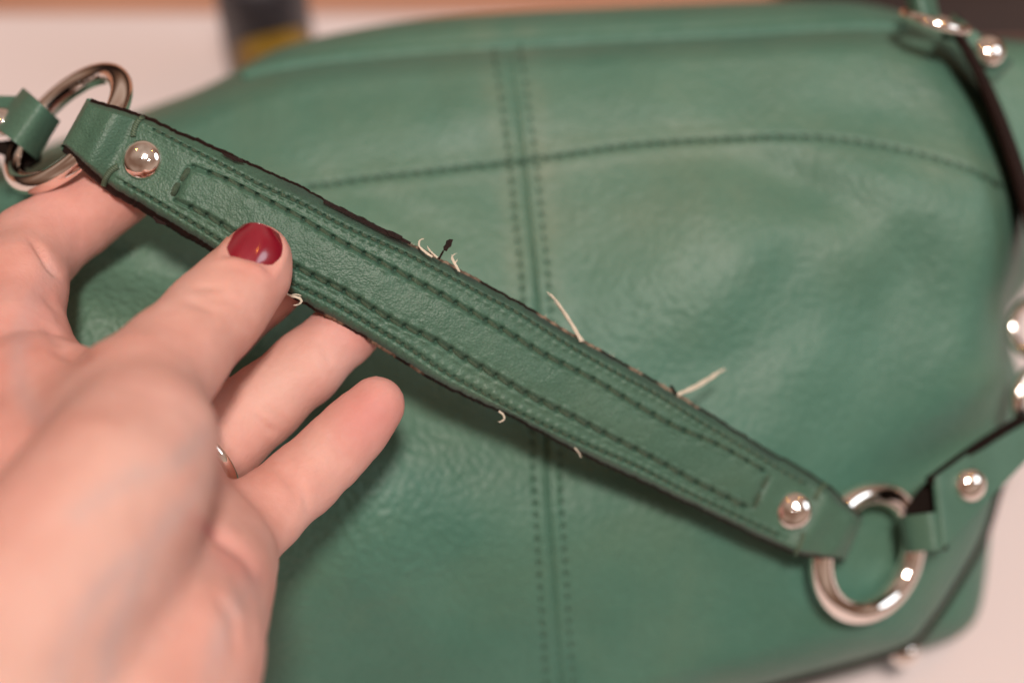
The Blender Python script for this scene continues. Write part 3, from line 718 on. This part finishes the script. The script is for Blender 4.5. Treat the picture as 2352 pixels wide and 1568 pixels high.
# tab faces: edge line A is near the ring (right), B at the far left
loop_strip(lt, (70, 217), (3, 302), (139, 279), (85, 367), [(-.25, .5275), (0.0, .5215), (.35, .5185), (.7, .5215), (1.0, .5290), (.85, .5365), (.45, .5385), (.1, .5375), (-.1, .537), (-.2, .537)], M['tab'], 'loop', 70)
loop_strip(lt, (-170, 215), (-200, 318), (72, 222), (5, 300), [(0, .538), (.4, .534), (.8, .530), (1.0, .5285)], M['tab'], 'tab', 20)
dome(P1(4, 280, .5262), VF(0.1, 0.1, 1), .0035, .0022, M['metal'], lt, 'rivet', n2=40)

flake([(-30, 328), (40, 319), (70, 328), (86, 350), (86, 368), (62, 384), (34, 384), (20, 362), (-10, 350), (-40, 350)], .5310, .0045, M['lining'], lt, 'loop_edge')
# right neighbour: tab round the right ring, band with rivet going up to the right
rt = thing('strap_tab', P1(2230, 1120, .570), 'green strap end with a rivet, looped through the ring at the lower right', 'strap', 'strap ends looped through the rings')
# loop side around ring
flake([(2084, 1168), (2112, 1128), (2150, 1086), (2166, 1110), (2160, 1190), (2140, 1196), (2078, 1200)], .5545, .003, M['lining'], rt, 'loop_edge')
loop_strip(rt, (2146, 1176), (2158, 1262), (2064, 1186), (2078, 1268), [(-.12, .5495), (.1, .5475), (.5, .5490), (.85, .5520), (1.0, .5570), (.8, .5620), (.3, .5640), (-.05, .564), (-.15, .5645)], M['tab'], 'loop', 70)
loop_strip(rt, (2144, 1098), (2160, 1264), (2282, 1000), (2292, 1126), [(-.02, .5500), (.1, .5490), (.5, .5535), (1.0, .5590), (1.6, .5620), (2.4, .563)], M['tab'], 'tab', 40, th=.0022)
Q = cr_spline([(2132, 1100, .5500), (2150, 1088, .5500), (2215, 1040, .5545), (2283, 995, .5590), (2352, 955, .5615), (2430, 915, .563)], 40)
V, F = tube(Wv(Q[:, 0], Q[:, 1] + 6, Q[:, 2] + 0.001), .0014, 10); obj('edge', V, F, M['lining'], rt)
dome(P1(2227, 1113, .5530), VF(.22, -.12, 1), .0044, .0030, M['metal'], rt, 'rivet', n1=20, n2=48)

# right edge of the bag: ring cut by the frame
torus('strap_ring', P1(2384, 915, .571), VF(.10, 1, 0), VF(.8, -.1, -.6), .0080, .0019, 'lower of the two small silver rings cut off by the right edge of the photo')
torus('strap_ring', P1(2388, 752, .575), VF(.25, 1, 0), VF(.8, -.1, .5), .0075, .0016, 'upper of the two small rings cut off by the right edge of the photo')
# top right: ring on edge with the second strap seen from its dark side
torus('strap_ring', P1(2150, 52, .561), VF(1, -.30, 0.1), VF(.0, .25, -.97), .0082, .0016, 'silver ring seen nearly edge on at the top right corner of the bag')
bs = thing('shoulder_strap', P1(2300, 300, .575), 'strap with dark edge towards the viewer running down the right end of the bag', 'strap')
cl = [(2150, 78, .5560), (2185, 84, .5555), (2215, 130, .5560), (2262, 225, .5570), (2308, 345, .5575), (2345, 470, .5580), (2375, 600, .560), (2390, 700, .563)]
face_c = [tuple(P1(x + 14, y, d + .010)) for x, y, d in cl]
wvv = [tuple(VF(.10, 0.05, -1) * .0095)] * len(cl)
# band on edge: width runs away from the viewer, so its painted edge faces us
C_ = cr_spline(face_c, 90); Wd = VF(.22, .10, -1) * .0095
Tn = np.gradient(C_, axis=0); Nn = np.cross(Tn, Wd); Nn /= np.linalg.norm(Nn, axis=1)[:, None]
if (Nn[40] @ RGT) < 0: Nn = -Nn
thk = np.interp(np.linspace(0, 1, 90), [0, .15, .5, 1], [.0010, .0014, .0018, .0020])[:, None]
R1 = [C_ - Wd + Nn * thk, C_ - Wd * .6 + Nn * thk, C_ + Wd + Nn * thk]; L1 = [C_ - Wd - Nn * thk, C_ + Wd - Nn * thk]
obj('leather_face', np.stack(R1, 1).reshape(-1, 3), grid_faces(90, 3), M['tab'], bs)
obj('lining', np.stack(L1, 1).reshape(-1, 3), grid_faces(90, 2, flip=True), M['lining'], bs)
E_ = [C_ - Wd + Nn * thk * q + VF(0, 0, 1) * .0008 * math.sqrt(max(0, 1 - q * q)) for q in np.linspace(-1, 1, 7)]
obj('edge', np.stack(E_, 1).reshape(-1, 3), grid_faces(90, 7), M['edge'], bs)
bs.children[-1].data.materials[0] = M['lining']
# green tab with rivet at the top of that strap
tb = thing('strap_tab', P1(2262, 110, .566), 'small green tab with a rivet beside the ring at the top right corner', 'strap', 'strap ends looped through the rings')
loop_strip(tb, (2198, 38), (2180, 82), (2300, 120), (2262, 168), [(-.1, .566), (0.1, .5595), (.4, .5585), (.8, .5600), (1.15, .5625), (1.3, .5650)], M['tab'], 'tab', 40)
dome(P1(2272, 117, .5590), VF(.15, .2, 1), .0042, .0028, M['metal'], tb, 'rivet', n1=20, n2=48)
loop_strip(tb, (2080, -30), (2100, 30), (2130, -40), (2150, 40), [(-.2, .570), (.2, .563), (.7, .5625), (1.2, .568)], M['tab'], 'loop', 30)

# ------------------------------------------------------------------ the hand
def cone_sdf(X, a, b, ra, rb):
    """tapered capsule distance (approximate)"""
    ba = b - a; L2 = ba @ ba
    h = np.clip(((X - a) @ ba) / L2, 0, 1).astype(np.float32)
    d = X - a - h[..., None] * ba.astype(np.float32)
    return np.sqrt((d * d).sum(-1)) - (ra + (rb - ra) * h)
def smin(a, b, k):
    h = np.maximum(k - np.abs(a - b), 0) / k
    return np.minimum(a, b) - h * h * h * k / 6.0
def vp(x, y, D, r):
    """view-frame position (right, up, depth) and radius in metres"""
    return np.array([(x - 1176) * PXR * D, (784 - y) * PXR * D, D]), r * PXR * D
CH = {
    'palm': (0.014, [[(60, 960, .478, 165), (150, 1150, .462, 200), (200, 1400, .445, 235), (150, 1800, .425, 270), (60, 2250, .41, 260)],
                     [(330, 1080, .482, 130), (400, 1250, .472, 140), (428, 1345, .4610, 160), (392, 1500, .4400, 186), (340, 1700, .4230, 215)],
                     [(60, 960, .478, 150), (250, 990, .490, 130), (370, 1090, .494, 95), (455, 1200, .486, 85)],
                     [(370, 1170, .490, 90), (505, 1290, .4755, 96), (430, 1400, .4580, 145)],
                     [(-60, 1150, .455, 200), (-20, 1500, .435, 240), (-40, 2000, .42, 230)]]),
    'thenar': (0.012, [[(325, 905, .4560, 128), (322, 1020, .4400, 160), (262, 1130, .4300, 195), (165, 1265, .4220, 218), (60, 1430, .4150, 225), (-60, 1750, .410, 240)],
                       [(160, 950, .468, 120), (240, 1000, .452, 150)], [(60, 900, .474, 120), (230, 920, .466, 95)]]),
    'thumb': (0.009, [[(591, 588, .4912, 70), (580, 622, .4895, 77), (530, 682, .4850, 86), (478, 735, .4800, 98), (400, 820, .4690, 112), (325, 905, .4570, 130)]]),
    'index': (0.006, [[(345, 395, .5165, 66), (270, 440, .5215, 76), (180, 495, .5228, 88), (75, 575, .5155, 100), (40, 660, .500, 108), (30, 790, .487, 122), (45, 930, .478, 140)]]),
    'middle': (0.006, [[(690, 600, .5128, 62), (608, 668, .5145, 70), (508, 748, .5140, 78), (420, 850, .510, 88), (250, 960, .500, 105)]]),
    'ring': (0.006, [[(852, 694, .5150, 64), (792, 760, .5135, 71), (703, 843, .5110, 79), (602, 930, .5080, 86), (520, 1000, .5040, 92), (400, 1090, .4960, 98)]]),
    'little': (0.006, [[(866, 929, .5010, 65), (815, 985, .5005, 70), (760, 1042, .4990, 74), (690, 1105, .4960, 80), (610, 1175, .4905, 86), (540, 1235, .4840, 92), (470, 1260, .479, 100)]]),
}
hh = 0.00105
lo = np.array([-0.190, -0.175, 0.352]); hi = np.array([-0.010, 0.048, 0.536])
ax = [np.arange(lo[i], hi[i], hh, dtype=np.float32) for i in range(3)]
shape = tuple(len(a) for a in ax)
def field(chains, k):
    """blend of one group; each capsule only evaluated in its own box"""
    F = np.full(shape, 0.03, np.float32)
    for ch in chains:
        pts = [vp(*c) for c in ch]
        for (a, ra), (b, rb) in zip(pts[:-1], pts[1:]):
            R = max(ra, rb) + 0.022; l = np.minimum(a, b) - R; h_ = np.maximum(a, b) + R
            sl = tuple(slice(max(0, int((l[i] - lo[i]) / hh)), max(0, min(shape[i], int((h_[i] - lo[i]) / hh) + 1))) for i in range(3))
            if any(s_.stop <= s_.start for s_ in sl): continue
            X = np.stack(np.meshgrid(ax[0][sl[0]], ax[1][sl[1]], ax[2][sl[2]], indexing='ij'), -1)
            d = cone_sdf(X, a.astype(np.float32), b.astype(np.float32), np.float32(ra), np.float32(rb))
            F[sl] = smin(F[sl], d, k)
    return F
fp = field(CH['palm'][1], CH['palm'][0])
ft = field(CH['thenar'][1], CH['thenar'][0])
fth = field(CH['thumb'][1], CH['thumb'][0])
hand = np.minimum(smin(fp, ft, 0.013), smin(ft, fth, 0.010))
hand = smin(hand, fp, 0.002)
fi = field(CH['index'][1], CH['index'][0]); hand = np.minimum(hand, smin(fp, fi, 0.012)); hand = np.minimum(hand, smin(ft, fi, 0.010)); del fi
for kname in ('middle', 'ring', 'little'):
    f_ = field(CH[kname][1], CH[kname][0]); hand = np.minimum(hand, smin(fp, f_, 0.006))
del fp, ft, fth

def surface_nets(F, lo, h):
    ins = F < 0; nx, ny, nz = F.shape
    c = np.zeros((nx - 1, ny - 1, nz - 1), np.int8)
    for i in (0, 1):
        for j in (0, 1):
            for k in (0, 1): c += ins[i:nx - 1 + i, j:ny - 1 + j, k:nz - 1 + k]
    act = (c > 0) & (c < 8); idx = np.argwhere(act); vid = np.full(act.shape, -1, np.int32); vid[act] = np.arange(len(idx))
    acc = np.zeros((len(idx), 3)); cnt = np.zeros(len(idx)); cor = [(i, j, k) for i in (0, 1) for j in (0, 1) for k in (0, 1)]
    for p in cor:
        for d in range(3):
            if p[d]: continue
            q = list(p); q[d] = 1
            a = F[idx[:, 0] + p[0], idx[:, 1] + p[1], idx[:, 2] + p[2]]; b = F[idx[:, 0] + q[0], idx[:, 1] + q[1], idx[:, 2] + q[2]]
            m = (a < 0) != (b < 0); t = np.where(m, a / np.where(m, a - b, 1), 0)
            pos = np.tile(np.array(p, float), (len(idx), 1)); pos[:, d] = t
            acc[m] += pos[m]; cnt[m] += 1
    V = lo + (idx + acc / cnt[:, None]) * h; Fs = []
    for d in range(3):
        o1, o2 = [(1, 2), (2, 0), (0, 1)][d]
        s1 = [slice(1, -1)] * 3; s1[d] = slice(0, -1); s2 = [slice(1, -1)] * 3; s2[d] = slice(1, None)
        A = ins[tuple(s1)]; B = ins[tuple(s2)]; e_ = np.argwhere(A != B); sg = A[tuple(e_.T)]
        g = e_.copy(); 
        for k in range(3):
            if k != d: g[:, k] += 1
        def cell(a_, b_):
            q = g.copy(); q[:, o1] -= a_; q[:, o2] -= b_; return vid[tuple(q.T)]
        quad = np.stack([cell(1, 1), cell(0, 1), cell(0, 0), cell(1, 0)], -1)
        quad[~sg] = quad[~sg][:, ::-1]; Fs.append(quad[(quad >= 0).all(1)])
    return V, np.concatenate(Fs)
Vh, Fh = surface_nets(hand, lo.astype(float), hh); del hand
# relax the mesh a little so no grid steps show
Ed = np.concatenate([Fh[:, [0, 1]], Fh[:, [1, 2]], Fh[:, [2, 3]], Fh[:, [3, 0]]])
def relax(V, f):
    s_ = np.zeros_like(V); c_ = np.zeros(len(V))
    for k in range(3): s_[:, k] = np.bincount(Ed[:, 0], V[Ed[:, 1], k], len(V)) + np.bincount(Ed[:, 1], V[Ed[:, 0], k], len(V))
    c_ = np.bincount(Ed[:, 0], minlength=len(V)) + np.bincount(Ed[:, 1], minlength=len(V))
    return V + f * (s_ / np.maximum(c_, 1)[:, None] - V)
for _ in range(5): Vh = relax(relax(Vh, 0.6), -0.62)
hx = Vh[:, 0] / Vh[:, 2] / PXR + 1176; hy = 784 - Vh[:, 1] / Vh[:, 2] / PXR; hD = Vh[:, 2]
# normals (view frame, y up, depth away)
def vnormals(V, F):
    n_ = np.cross(V[F[:, 2]] - V[F[:, 0]], V[F[:, 3]] - V[F[:, 1]]); N = np.zeros_like(V)
    for j in range(4):
        for k in range(3): N[:, k] += np.bincount(F[:, j], n_[:, k], len(V))
    return N / (np.linalg.norm(N, axis=1)[:, None] + 1e-12)
Nh = vnormals(Vh, Fh)
if (Nh * (Vh - Vh.mean(0))).sum(1).mean() < 0: Nh = -Nh; Fh = Fh[:, ::-1]
front = np.clip(-Nh[:, 2] * 2.5, 0, 1)
disp = np.zeros(len(Vh))
CREASE = [  # points, width px, depth m, nearest, farthest
    ([(462, 1205), (500, 1228), (545, 1262), (580, 1300), (597, 1350)], 14, .0019, .44, .50),
    ([(520, 1300), (560, 1370), (575, 1440), (572, 1500)], 13, .0006, .42, .50),
    ([(480, 1350), (525, 1430), (540, 1520)], 14, .0007, .42, .50),
    ([(575, 945), (605, 975), (640, 1000)], 8, .0007, .48, .52), ([(590, 925), (640, 955), (668, 985)], 8, .0005, .48, .52),
    ([(715, 775), (745, 800), (765, 845)], 9, .0005, .48, .52),
    ([(648, 1060), (672, 1090), (700, 1140), (705, 1180)], 8, .0007, .48, .51), ([(632, 1070), (662, 1105), (690, 1150)], 8, .0005, .48, .51),
    ([(745, 985), (775, 1020), (805, 1075)], 9, .0006, .48, .51),
    ([(146, 643), (112, 606), (85, 565), (60, 545)], 8, .0013, .46, .53), ([(158, 750), (130, 700), (95, 668)], 12, .0011, .44, .52),
    ([(262, 505), (252, 480), (250, 455)], 6, .0003, .50, .53), ([(275, 480), (262, 462)], 5, .0003, .50, .53),
    ([(190, 800), (150, 790), (100, 750)], 13, .0017, .42, .50), ([(215, 815), (160, 815), (110, 790)], 13, .0015, .42, .50),
    ([(440, 660), (480, 660), (520, 668)], 9, .0005, .46, .49), ([(470, 690), (520, 690), (560, 705)], 9, .0005, .46, .49), ([(420, 690), (460, 700), (500, 720)], 10, .0005, .46, .49),
    ([(610, 1310), (607, 1330), (600, 1380)], 8, .0006, .44, .50),
]
for pts, wd, dp, dn, df in CREASE:
    Q = cr_spline(pts, 30); m = (hx > Q[:, 0].min() - 4 * wd) & (hx < Q[:, 0].max() + 4 * wd) & (hy > Q[:, 1].min() - 4 * wd) & (hy < Q[:, 1].max() + 4 * wd) & (hD > dn) & (hD < df)
    d, s_ = dist_poly(hx[m], hy[m], Q); L = s_.max() + 1e-6
    fade = np.clip(s_ / L * 4, .15, 1) * np.clip((1 - s_ / L) * 4, .15, 1)
    disp[m] -= dp * np.exp(-(d / wd) ** 2) * front[m] * fade
nail_o = cr_spline([(540, 532), (528, 553), (519, 573), (513, 593), (540, 592), (573, 603), (600, 616), (619, 629), (636, 610), (646, 588), (649, 562), (641, 537)], 60)
nail_c = nail_o.mean(0) + np.array([0, -8.0]); mth = (hx > 480) & (hx < 690) & (hy > 490) & (hy < 670) & (hD < .492)
dn_, _ = dist_poly(hx[mth], hy[mth], nail_o)
ins_ = np.zeros(len(dn_), bool); xq, yq = hx[mth], hy[mth]; po = np.r_[nail_o, nail_o[:1]]
for (x0, y0), (x1, y1) in zip(po[:-1], po[1:]):
    cr_ = (y0 > yq) != (y1 > yq); ins_ ^= cr_ & (xq < (x1 - x0) * (yq - y0) / (y1 - y0 + 1e-9) + x0)
disp[mth] += np.where(ins_ | (yq < 545), -0.0007 * np.clip(dn_ / 8, 0, 1), 0.0004 * np.exp(-((dn_ - 9) / 8) ** 2)) * front[mth]
BUMP = [(500, 1420, 60, .0012), (560, 1250, 35, .0007), (540, 660, 45, .0006), (600, 880, 55, .0006), (700, 1130, 40, .0003), (330, 880, 60, -.0010), (110, 480, 50, .0004), (250, 1060, 90, .0010), (470, 640, 25, -.0004)]
for x, y, s_, h_ in BUMP: disp += h_ * np.exp(-((hx - x) ** 2 + (hy - y) ** 2) / (2 * s_ * s_)) * front
disp += 0.00018 * vnoise(hx / 60, hy / 55, 61) + 0.00010 * vnoise(hx / 22, hy / 24, 62)
Vh = Vh + Nh * disp[:, None]
Vworld = CAM + RGT * Vh[:, 0:1] + UPV * Vh[:, 1:2] + FWD * Vh[:, 2:3]
person = thing('person', P1(150, 1700, .43), 'hand with one red painted thumbnail holding the frayed green strap', 'person')
ho = obj('hand', Vworld, Fh, M['skin'], person)
def attr(o, name, val):
    at = o.data.attributes.new(name, 'FLOAT', 'POINT'); at.data.foreach_set('value', np.asarray(val, np.float32))
G = lambda x, y, sx_, sy_=None, an=0: np.exp(-0.5 * ((((hx - x) * math.cos(math.radians(an)) + (hy - y) * math.sin(math.radians(an))) / sx_) ** 2 + ((-(hx - x) * math.sin(math.radians(an)) + (hy - y) * math.cos(math.radians(an))) / (sy_ or sx_)) ** 2))
near = (hD > .48)
fl = .48 * G(850, 955, 75, 55, -45) * near + .30 * G(500, 1170, 40) * near + .40 * G(480, 1215, 40, 14, 30) * (hD > .46) + .28 * G(820, 770, 60, 30, 30) * near + .30 * G(545, 1290, 60, 25, 40) + .45 * G(478, 1212, 26, 9, 35) + \
     .22 * G(700, 690, 40) * near + .16 * G(600, 620, 40, 18, 15) + .12 * G(100, 700, 70) + .18 * G(60, 430, 200, 60) * near + .10 * G(300, 1450, 200) + .14 * G(30, 1000, 120, 300) + .30 * G(420, 800, 90, 20, -50) * 0
attr(ho, 'flush', np.clip(fl, 0, 1))
pa = 1.2 * G(150, 1470, 180, 230, 20) + .5 * G(300, 1100, 140) + .6 * G(640, 880, 90, 50, -45) * near + .4 * G(480, 680, 60) + .5 * G(740, 1030, 50) * near
vn = np.zeros(len(hx))
for pts in ([(500, 1090), (420, 1160), (350, 1250), (300, 1360), (255, 1480), (235, 1600)], [(350, 1250), (250, 1330), (160, 1460), (120, 1600)], [(470, 1000), (400, 1060), (300, 1100), (180, 1180)], [(590, 1330), (520, 1420), (480, 1560)], [(120, 620), (60, 720), (40, 860), (90, 960)]):
    d, _ = dist_poly(hx, hy, cr_spline(pts, 20)); vn = np.maximum(vn, np.exp(-(d / 26) ** 2))
attr(ho, 'vein', vn * (0.6 + 0.4 * vnoise(hx / 70, hy / 70, 90)) * front)
attr(ho, 'pale', np.clip(pa, 0, 1))

# thumb nail: curved plate
left = cr_spline([(513, 593), (519, 573), (528, 553), (540, 532), (556, 517)], 24)
right = cr_spline([(619, 629), (636, 610), (646, 588), (649, 562), (641, 537)], 24)
na, nb = 28, 24
A_, B_ = np.meshgrid(np.linspace(-1, 1, na), np.linspace(0, 1, nb), indexing='ij')
Lx = left[(B_ * (nb - 1)).round().astype(int)]; Rx = right[(B_ * (nb - 1)).round().astype(int)]
f = (A_ + 1) / 2; Lx = left[np.arange(nb)][None].repeat(na, 0); Rx = right[np.arange(nb)][None].repeat(na, 0); X = Lx * (1 - f[..., None]) + Rx * f[..., None]
bow = (1 - A_ ** 2)
X[..., 1] -= bow * (1 * (1 - B_) * 6 + B_ * 14); X[..., 0] += bow * B_ * -2
# sit on the thumb: follow the flesh below
hx2 = Vh[:, 0] / Vh[:, 2] / PXR + 1176; hy2 = 784 - Vh[:, 1] / Vh[:, 2] / PXR
mm = (hx2 > 470) & (hx2 < 690) & (hy2 > 480) & (hy2 < 680) & (Vh[:, 2] < .4925)
qx, qy, qd = hx2[mm], hy2[mm], Vh[mm, 2]
Dn = np.zeros(A_.shape)
for i in range(na):
    for j in range(nb):
        w_ = np.exp(-((qx - X[i, j, 0]) ** 2 + (qy - X[i, j, 1]) ** 2) / (2 * 9.0 ** 2)); Dn[i, j] = (w_ * qd).sum() / (w_.sum() + 1e-9)
for _ in range(6): Dn[1:-1, 1:-1] = (Dn[:-2, 1:-1] + Dn[2:, 1:-1] + Dn[1:-1, :-2] + Dn[1:-1, 2:]) / 4
q_ = np.stack([np.ones_like(A_), A_, B_, A_ ** 2, A_ * B_, B_ ** 2], -1).reshape(-1, 6); sel = (B_ < .85).reshape(-1)
cf = np.linalg.lstsq(q_[sel], Dn.reshape(-1)[sel], rcond=None)[0]; fit = (q_ @ cf).reshape(A_.shape)
mid = fit[na // 2][None].repeat(na, 0); slope = (mid[:, -1] - mid[:, 0]).mean()
fit = mid[:, :1] + slope * 0.7 * B_ + 0.0027 * np.abs(A_ + 0.12) ** 2.2 + 0.0028 * (B_ - .95) ** 2
gap = np.clip((fit - Dn)[3:-3, :int(nb * .8)], 0, None).max()
Dn = fit - min(gap, .0012) - 0.0003
NV_ = Wv(X[..., 0], X[..., 1], Dn); NB = Wv(X[..., 0], X[..., 1], Dn + 0.0007)
V = np.concatenate([NV_.reshape(-1, 3), NB.reshape(-1, 3)]); n1 = na * nb
Ff = grid_faces(na, nb).tolist() + (grid_faces(na, nb, flip=True) + n1).tolist()
bd = [i * nb for i in range(na)] + [(na - 1) * nb + j for j in range(1, nb)] + [i * nb + nb - 1 for i in range(na - 2, -1, -1)] + [j for j in range(nb - 2, 0, -1)]
for i in range(len(bd)):
    a, b = bd[i], bd[(i + 1) % len(bd)]; Ff.append([a, b, b + n1, a + n1])
no = obj('thumbnail', V, Ff, M['varnish'], person)
bm_ = no.modifiers.new('s', 'SUBSURF'); bm_.levels = 1; bm_.render_levels = 1
no['label'] = 'glossy crimson varnished thumbnail'

# finger ring on the ring finger
c = P1(508, 1010, .5040)
fd = P1(600, 925, .5080) - P1(400, 1090, .4960); fd /= np.linalg.norm(fd)
e1 = np.cross(fd, NV); e1 /= np.linalg.norm(e1); e2 = np.cross(fd, e1)
nu, nvv = 90, 12; a = np.linspace(0, 2 * np.pi, nu, endpoint=False); b = np.linspace(0, 2 * np.pi, nvv, endpoint=False)
A_, B_ = np.meshgrid(a, b, indexing='ij'); c = P1(462, 1043, .4995)
R_ = .0110
V = c + (np.cos(A_)[..., None] * e1 + np.sin(A_)[..., None] * e2) * (R_ + .0008 * np.cos(B_))[..., None] + fd * (.0014 * np.sin(B_))[..., None]
o = obj('finger_ring', V.reshape(-1, 3), grid_faces(nu, nvv, True, True), M['metal'], base=c)
tag(o, 'thin silver finger ring worn on the finger next to the little one', 'ring')
